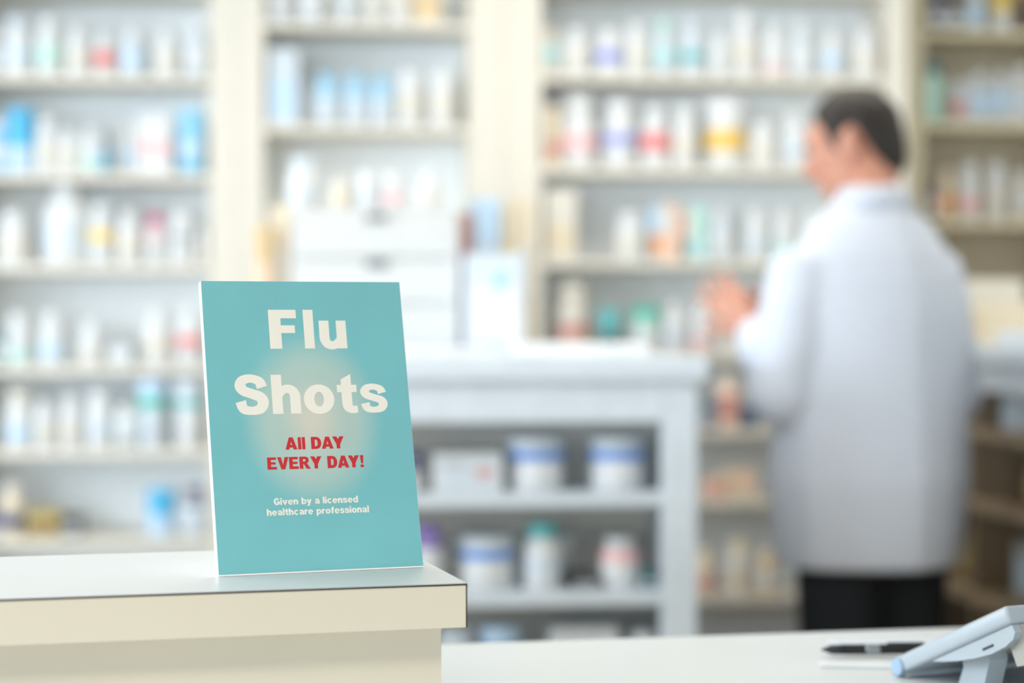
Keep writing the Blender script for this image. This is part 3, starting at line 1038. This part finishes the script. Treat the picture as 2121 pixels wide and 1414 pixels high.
# ------------------------------------------------------------------ the sign
SW, SH_ = .172, .2445
PL = Vector((-.2333, 1.65, LZ))
YAW, LEAN = math.radians(21.1), math.radians(15.3)
ex = Vector((math.cos(YAW), math.sin(YAW), 0))
back = Vector((-math.sin(YAW), math.cos(YAW), 0))
ez = Vector((0, 0, 1)) * math.cos(LEAN) + back * math.sin(LEAN)
ey_ = ez.cross(ex)                       # away from the viewer
SM = Matrix(((ex.x, ey_.x, ez.x), (ex.y, ey_.y, ez.y), (ex.z, ey_.z, ez.z)))
TH = .0085
sign = empty('flu_sign', PL + Vector((0, 0, .0003)))
sign.rotation_mode = 'QUATERNION'
sign.rotation_quaternion = SM.to_quaternion()
tag(sign, 'teal Flu Shots sign board leaning back on the cream counter ledge', 'sign')
tl = math.tan(LEAN)
obj('board', prism([(.0004, .0004 * tl), (TH, TH * tl), (TH, SH_), (.0004, SH_)], 'x', 0, SW), pm('white_foam_board', (246, 246, 246), .6, var=.01), sign)


def sign_mat():
    m = bpy.data.materials.new('teal_print')
    m.use_nodes = True
    nt = m.node_tree
    b = nt.nodes['Principled BSDF']
    tc = nt.nodes.new('ShaderNodeTexCoord')
    mp = nt.nodes.new('ShaderNodeMapping')
    mp.vector_type = 'POINT'
    # printed round glow, centred below the title
    cx, cz, rx, rz = .0860, .1260, .064, .080
    mp.inputs['Location'].default_value = (-cx / rx, 0, -cz / rz)
    mp.inputs['Scale'].default_value = (1 / rx, 0.0, 1 / rz)
    nt.links.new(tc.outputs['Object'], mp.inputs['Vector'])
    ln = nt.nodes.new('ShaderNodeVectorMath')
    ln.operation = 'LENGTH'
    nt.links.new(mp.outputs['Vector'], ln.inputs[0])
    rp = nt.nodes.new('ShaderNodeValToRGB')
    rp.color_ramp.interpolation = 'EASE'
    e = rp.color_ramp.elements
    e[0].position = 0.0
    e[0].color = srgb(*GLOW[0]) + (1,)
    e[1].position = 1.0
    e[1].color = srgb(*GLOW[2]) + (1,)
    k = e.new(.52)
    k.color = srgb(*GLOW[1]) + (1,)
    nt.links.new(ln.outputs['Value'], rp.inputs['Fac'])
    nz = nt.nodes.new('ShaderNodeTexNoise')
    nz.inputs['Scale'].default_value = 900
    nt.links.new(tc.outputs['Object'], nz.inputs['Vector'])
    nz2 = nt.nodes.new('ShaderNodeTexNoise')
    nz2.inputs['Scale'].default_value = 14
    nt.links.new(tc.outputs['Object'], nz2.inputs['Vector'])
    ad = nt.nodes.new('ShaderNodeMath')
    ad.operation = 'ADD'
    nt.links.new(nz.outputs['Fac'], ad.inputs[0])
    nt.links.new(nz2.outputs['Fac'], ad.inputs[1])
    mr = nt.nodes.new('ShaderNodeMapRange')
    mr.inputs['From Min'].default_value = .6
    mr.inputs['From Max'].default_value = 1.4
    mr.inputs['To Min'].default_value = .93
    mr.inputs['To Max'].default_value = 1.05
    nt.links.new(ad.outputs[0], mr.inputs['Value'])
    mx = nt.nodes.new('ShaderNodeVectorMath')
    mx.operation = 'MULTIPLY'
    nt.links.new(rp.outputs['Color'], mx.inputs[0])
    nt.links.new(mr.outputs[0], mx.inputs[1])
    nt.links.new(mx.outputs[0], b.inputs['Base Color'])
    b.inputs['Roughness'].default_value = .55
    b.inputs['Specular IOR Level'].default_value = .25
    return m


GLOW = ((208, 204, 188), (172, 196, 188), (118, 184, 188))
obj('printed_face', bbox(.0003, SW - .0003, 0, .00035, .0014, SH_), sign_mat(), sign)
st = prism([(TH + .0004, .006), (TH + .002, .17), (TH + .0035, .17), (.0752, .0212), (.0730, .0206)], 'x', SW * .42, SW * .58)
obj('easel_strut', st, pm('white_foam_board', (246, 246, 246)), sign)

# ---- heavy sans lettering: every glyph drawn from polygons, ribbons and rings (cap height 100)


def cr(pts, n=8):
    out = []
    P = [pts[0]] + list(pts) + [pts[-1]]
    for i in range(1, len(P) - 2):
        p0, p1, p2, p3 = P[i - 1], P[i], P[i + 1], P[i + 2]
        for k in range(n):
            t = k / n
            out.append(tuple(.5 * (2 * b + (c - a) * t + (2 * a - 5 * b + 4 * c - d) * t * t + (3 * b - a - 3 * c + d) * t ** 3)
                             for a, b, c, d in zip(p0, p1, p2, p3)))
    out.append(tuple(pts[-1]))
    return out


def ribbon(pts):
    """pts: (x, y, width); returns quads"""
    c = cr(pts)
    L, R = [], []
    for i, (x, y, w) in enumerate(c):
        a, b = c[max(i - 1, 0)], c[min(i + 1, len(c) - 1)]
        dx, dy = b[0] - a[0], b[1] - a[1]
        m = math.hypot(dx, dy) or 1
        nx, ny = -dy / m * w / 2, dx / m * w / 2
        L.append((x + nx, y + ny))
        R.append((x - nx, y - ny))
    return lay([[L[i], L[i + 1], R[i + 1], R[i]] for i in range(len(c) - 1)])


class Poly(list):
    k = 0


LAY = [0]


def lay(polys):
    LAY[0] += 1
    out = []
    for p in polys:
        q_ = Poly(p)
        q_.k = LAY[0] % 12 + 1
        out.append(q_)
    return out


def rect(x0, x1, y0, y1):
    return lay([[(x0, y0), (x1, y0), (x1, y1), (x0, y1)]])


def ring(cx, cy, ox, oy, ix, iy, a0=0, a1=360, n=44):
    out = []
    for k in range(n):
        t0, t1 = (math.radians(a0 + (a1 - a0) * j / n) for j in (k, k + 1))
        out.append([(cx + ox * math.cos(t0), cy + oy * math.sin(t0)), (cx + ox * math.cos(t1), cy + oy * math.sin(t1)),
                    (cx + ix * math.cos(t1), cy + iy * math.sin(t1)), (cx + ix * math.cos(t0), cy + iy * math.sin(t0))])
    return lay(out)


def xf(polys, sx, sy, ox=0, oy=0):
    out = []
    for i_, p in enumerate(polys):
        q_ = Poly([(x * sx + ox, y * sy + oy) for x, y in p])
        q_.k = getattr(p, 'k', 13 + i_ % 3)
        out.append(q_)
    return out


ARCH = ribbon([(13, 40, 20), (21, 55, 22), (35, 63.5, 21), (50, 60.5, 23), (57.5, 48, 26), (58, 30, 26)])
NN = rect(0, 26, 0, 72) + ARCH + rect(45, 71, 0, 34)
ESS = ribbon([(68, 68, 27), (62, 83, 24), (42, 91, 21), (22, 87, 24), (14.5, 74, 28), (21, 61, 26), (42, 52, 25), (63, 43, 27), (69, 29, 28),
              (61, 14, 25), (41, 9, 21), (20, 14, 24), (13.5, 33, 27)])
BOWL = ring(38, 36, 37, 38, 11.5, 19)
EE = ring(38.5, 36, 38, 38, 13, 20, 0, 322) + rect(13, 76.4, 30, 43)
GL = {
    'F': (76, rect(0, 31, 0, 100) + rect(0, 72, 78, 100) + rect(0, 67, 40, 60)),
    'l': (26, rect(0, 26, 0, 100)), 'u': (71, xf(NN, -1, -1, 71, 72)), 'n': (71, NN), 'h': (71, rect(0, 26, 0, 100) + NN),
    'S': (83, ESS), 's': (68, xf(ESS, 69 / 83, 76 / 104, 0, 0)), 'o': (77, ring(38.5, 36, 38.5, 38, 12, 19)),
    't': (50, [[(11, 60), (11, 86), (37, 100), (37, 60)]] + rect(0, 50, 53, 72) + ribbon([(24, 62, 26), (24, 30, 26), (26.5, 15, 25), (36, 8.5, 20), (50, 9, 18)])),
    'i': (26, rect(0, 26, 0, 72) + rect(0, 26, 81, 100)),
    'a': (72, ribbon([(9, 52, 20), (20, 63, 19), (38, 65, 18), (53, 58, 23), (57, 44, 26), (58, 20, 26), (61, 0, 26)])
          + ribbon([(56, 40, 15), (32, 35, 17), (15, 26, 21), (15, 15, 20), (27, 7.5, 18), (44, 11, 16), (56, 24, 15)])),
    'b': (75, rect(0, 26, 0, 100) + BOWL), 'd': (75, rect(49, 75, 0, 100) + xf(BOWL, -1, 1, 75)),
    'p': (75, rect(0, 26, -27, 72) + BOWL), 'c': (74, ring(38, 36, 38, 38, 12.5, 19, 38, 322)), 'e': (76, EE),
    'y': (76, [[(0, 72), (28, 72), (50, 8), (36, -6), (26, 2)], [(76, 72), (49, 72), (26, -8), (38, -22), (46, -12)]]
          + ribbon([(43, 4, 24), (36, -12, 23), (25, -18, 19), (10, -18, 18)])),
    'v': (76, [[(0, 72), (28, 72), (38, 26), (50, 0), (26, 0)], [(76, 72), (48, 72), (38, 26), (26, 0), (50, 0)]]),
    'r': (50, rect(0, 26, 0, 72) + ribbon([(13, 36, 22), (20, 52, 22), (32, 61, 23), (50, 62, 23)])),
    'f': (48, rect(10, 36, 0, 72) + rect(0, 47, 53, 72) + ribbon([(23, 60, 26), (24, 78, 26), (33, 89, 23), (49, 90, 19)])),
    'G': (92, ring(46, 50, 46, 52, 17, 29, 34, 318) + rect(66, 92, 8, 54) + rect(46, 92, 35, 54)),
    'A': (98, [[(0, 0), (31, 0), (58, 100), (33, 100)], [(98, 0), (67, 0), (40, 100), (65, 100)]] + rect(20, 78, 17, 37)),
    'D': (84, rect(0, 31, 0, 100) + ribbon([(15, 89, 22), (36, 89, 22), (57, 83, 25), (67, 67, 29), (69, 50, 30), (67, 33, 29), (57, 17, 25), (36, 11, 22), (15, 11, 22)])),
    'Y': (96, [[(0, 100), (35, 100), (63, 52), (63, 36), (33, 36)], [(96, 100), (61, 100), (33, 52), (33, 36), (63, 36)]] + rect(32.5, 63.5, 0, 42)),
    'E': (80, rect(0, 31, 0, 100) + rect(0, 76, 79, 100) + rect(0, 71, 41, 60) + rect(0, 79, 0, 22)),
    'V': (96, [[(0, 100), (33, 100), (48, 34), (64, 0), (32, 0)], [(96, 100), (63, 100), (48, 34), (32, 0), (64, 0)]]),
    'R': (92, rect(0, 31, 0, 100) + ribbon([(15, 90, 20), (46, 90, 20), (62, 84, 25), (66, 71, 29), (62, 58, 25), (46, 50, 20), (15, 50, 20)]) + [[(34, 42), (60, 48), (94, 0), (58, 0)]]),
    '!': (32, [[(1, 100), (31, 100), (25, 32), (8, 32)]] + rect(2, 30, 0, 22)),
}
KERN = {'AY': -14, 'YA': -10, 'DA': -4, 'EV': -3, 'VE': -3, 'RY': -6, 'AV': -14, 'Al': 0, 'ry': -4, 'by': -4}


def line_polys(text, track):
    polys, x, prev = [], 0.0, ''
    for chx in text:
        if chx == ' ':
            x += 50
            prev = ''
            continue
        if prev:
            x += track + KERN.get(prev + chx, 0)
        adv, g = GL[chx]
        polys += xf(g, 1, 1, x, 0)
        x += adv
        prev = chx
    return polys, x


def sign_uv(px, py):
    """where a photo position falls on the sign's face, in metres from its lower left corner"""
    d = Vector(((px - CX) / F, 1, -(py - HOR) / F))
    o = sign.location - Vector((0, 0, CAMZ))
    t = o.dot(ey_) / d.dot(ey_)
    q = d * t - o
    return q.dot(ex), q.dot(ez)


def lettering(text, track, p0, p1, cap_h, mat, label):
    polys, w = line_polys(text, track)
    (u0, v0), (u1, v1) = sign_uv(*p0), sign_uv(*p1)
    sx = (u1 - u0) / w
    sy = cap_h / 100
    v = .5 * (v0 + v1)
    bm = bmesh.new()
    for p in polys:
        vs = [bm.verts.new((u0 + x * sx, -.00004 - .000012 * p.k, v + y * sy)) for x, y in p]
        try:
            bm.faces.new(vs)
        except ValueError:
            pass
    o = obj('lettering', bm, mat, sign)
    o['label'] = label
    return o


M_INKW = pm('cream_ink', (234, 229, 216), .55, var=.01)
M_INKR = pm('red_ink', (196, 34, 40), .55, var=.02)
q = sign_uv(640, 700)[1] - sign_uv(640, 701)[1]
lettering('Flu', 14, (560, 723.3), (719.6, 720.3), 80.5 * q, M_INKW, 'large cream words Flu')
lettering('Shots', 8.5, (489, 858.5), (803.5, 853.0), 79.5 * q, M_INKW, 'large cream word Shots')
lettering('All DAY', 8, (591.5, 931.5), (713.0, 927.6), 24.3 * q, M_INKR, 'red words All DAY')
lettering('EVERY DAY!', 8, (554.5, 973.4), (754.2, 966.3), 24.3 * q, M_INKR, 'red words EVERY DAY!')
lettering('Given by a licensed', 7, (567.3, 1046.3), (741.8, 1039.4), 13.3 * q, M_INKW, 'small cream words Given by a licensed')
lettering('healthcare professional', 7, (553.2, 1068.3), (764.6, 1060.0), 13.3 * q, M_INKW, 'small cream words healthcare professional')

# ------------------------------------------------------------------ phone, pen, papers on the lower counter
NT = Vector((.4275, 1.80, 1.027))        # nearest top corner of the phone
lv = Vector((-.42, .907, 0)).normalized()
TIL = math.radians(23)
ph = empty('desk_phone', Vector((NT.x, NT.y, KZ + .0005)), math.atan2(lv.y, lv.x) - PI / 2)
tag(ph, 'pale grey desk phone on the lower counter at bottom right', 'phone')
M_PH = pm('pale_grey_plastic', (160, 170, 177), .38, var=.015)
M_PH2 = pm('warm_grey_shade_plastic', (158, 156, 148), .45, var=.02)  # warmer copy of the phone grey, holding the rear housing's shade
M_DK = pm('black_plastic', (22, 24, 28), .4)
HZ = NT.z - KZ
PLN, PWD, PTH = .186, .175, .0165
T = Matrix.Translation((0, 0, HZ)) @ Matrix.Rotation(-TIL, 4, 'X')     # local: x right, y down the slope, z up


def pbox(name, x0, x1, y0, y1, z0, z1, bev, mat, par):
    bm = bbox(x0, x1, y0, y1, z0, z1, bev, 3)
    bm.transform(T)
    return obj(name, bm, mat, par, True, .6)


slab = pbox('housing', 0, PWD, 0, PLN, -PTH, 0, .004, M_PH, ph)
prof = [(.003, -PTH - .0003), (.001, -.024), (.006, -.0290), (.018, -.0320), (.040, -.0330), (.065, -.0305), (.090, -.0265), (.112, -.0215), (.128, -PTH - .0003)]
bb = prism(prof, 'x', .004, .0118)
bb.transform(T)
obj('lower_shell', bb, M_PH, ph, True, .5)
bb = prism(prof, 'x', PWD - .0118, PWD - .004)
bb.transform(T)
obj('lower_shell', bb, M_PH, ph, True, .5)
bb = prism([(.0245, -PTH - .0004), (.0245, -.030), (.09, -.025), (.12, -PTH - .0004)], 'x', .0122, PWD - .0122)
bb.transform(T)
obj('base_plate', bb, M_PH2, ph)
rp_ = prism([(.0015, -PTH - .0004), (.0025, -.0480), (.006, -.0520), (.020, -.0500), (.024, -PTH - .0004)], 'x', .012, PWD - .012)
rp_.transform(T)
obj('rear_housing', rp_, M_PH2, ph)
sl = bbox(.0030, .0045, .034, .050, -.0275, -.0255, .0003, 1)
sl.transform(T)
obj('vent_slot', sl, M_DK, ph)
pbox('screen', .05, PWD - .02, .012, .05, .0001, .0018, .0005, M_DK, ph)
pbox('handset_rest', .008, .042, .010, PLN - .012, .0001, .0015, .0005, M_PH2, ph)
for r_ in range(4):
    for c_ in range(3):
        pbox('key', .062 + c_ * .030, .082 + c_ * .030, .070 + r_ * .026, .086 + r_ * .026, .0001, .004, .0012, M_PH2, ph)
# stand legs that reach the worktop
for x in (.024, PWD - .046):
    lg = prism([(.062, .0005), (.098, .0005), (.090, .018), (.094, .036), (.058, .048), (.052, .030)], 'x', x, x + .020)
    obj('stand_leg', lg, M_PH, ph, True, .5)
lb = lathe([(0, 0), (.0085, 0), (.0085, .001), (.0075, .0022), (0, .0022)], 20)
lb.transform(T @ Matrix.Translation((-.0002, PLN - .011, -.010)) @ Matrix.Rotation(-PI / 2, 4, 'Y'))
obj('round_button', lb, pm('pale_blue_plastic', (140, 164, 190), .5), ph, True, .6)
ft = prism([(.150, .0005), (.178, .0005), (.176, .006), (.152, .014)], 'x', .006, PWD - .006)
obj('front_foot', ft, M_PH, ph)

pn = empty('pen', k_at(1800, 1359) + Vector((0, 0, .0016)), math.radians(3))
tag(pn, 'dark pen with silver band lying beside the phone', 'pen')


def xl(profile):
    b = lathe(profile, 16)
    b.transform(Matrix.Rotation(PI / 2, 4, 'Y') @ Matrix.Translation((-.0052, 0, 0)))
    return b


obj('barrel', xl([(0, -.028), (.0052, -.0275), (.0052, .058), (.0050, .074), (0, .0745)]), M_DK, pn, True, .6)
obj('grip', xl([(0, -.0285), (.0050, -.0283), (.0046, -.038), (.0018, -.045), (.0008, -.048), (0, -.0482)]), M_DK, pn, True, .6)
obj('metal_band', xl([(.0050, -.004), (.0056, -.0035), (.0056, .010), (.0050, .0105)]), pm('brushed_steel', (170, 174, 178), .3, metal=.9), pn, True, .6)
obj('clip', bbox(.018, .055, -.001, .001, .0106, .0118), M_DK, pn)


def slip(name, label, px, py, w, d, rz, key, z=0.0, h=.0012):
    t = empty(name, k_at(px, py) + Vector((0, 0, z)), rz)
    tag(t, label, 'paper')
    obj('sheet', bbox(-w / 2, w / 2, -d / 2, d / 2, 0, h, .0002, 1), cm(key), t)
    obj('printed_strip', bbox(-w * .45, w * .45, -d * .42, -d * .30, h + .00005, h + .0002), cm('ltblue'), t)
    return t


slip('paper_slip', 'pale paper lying behind the pen near the phone', 1868, 1338, .13, .085, .14, 'cool')
slip('note_pad', 'small white note pad under the tip of the pen', 1790, 1378, .085, .035, -.12, 'white', 0, .0012)
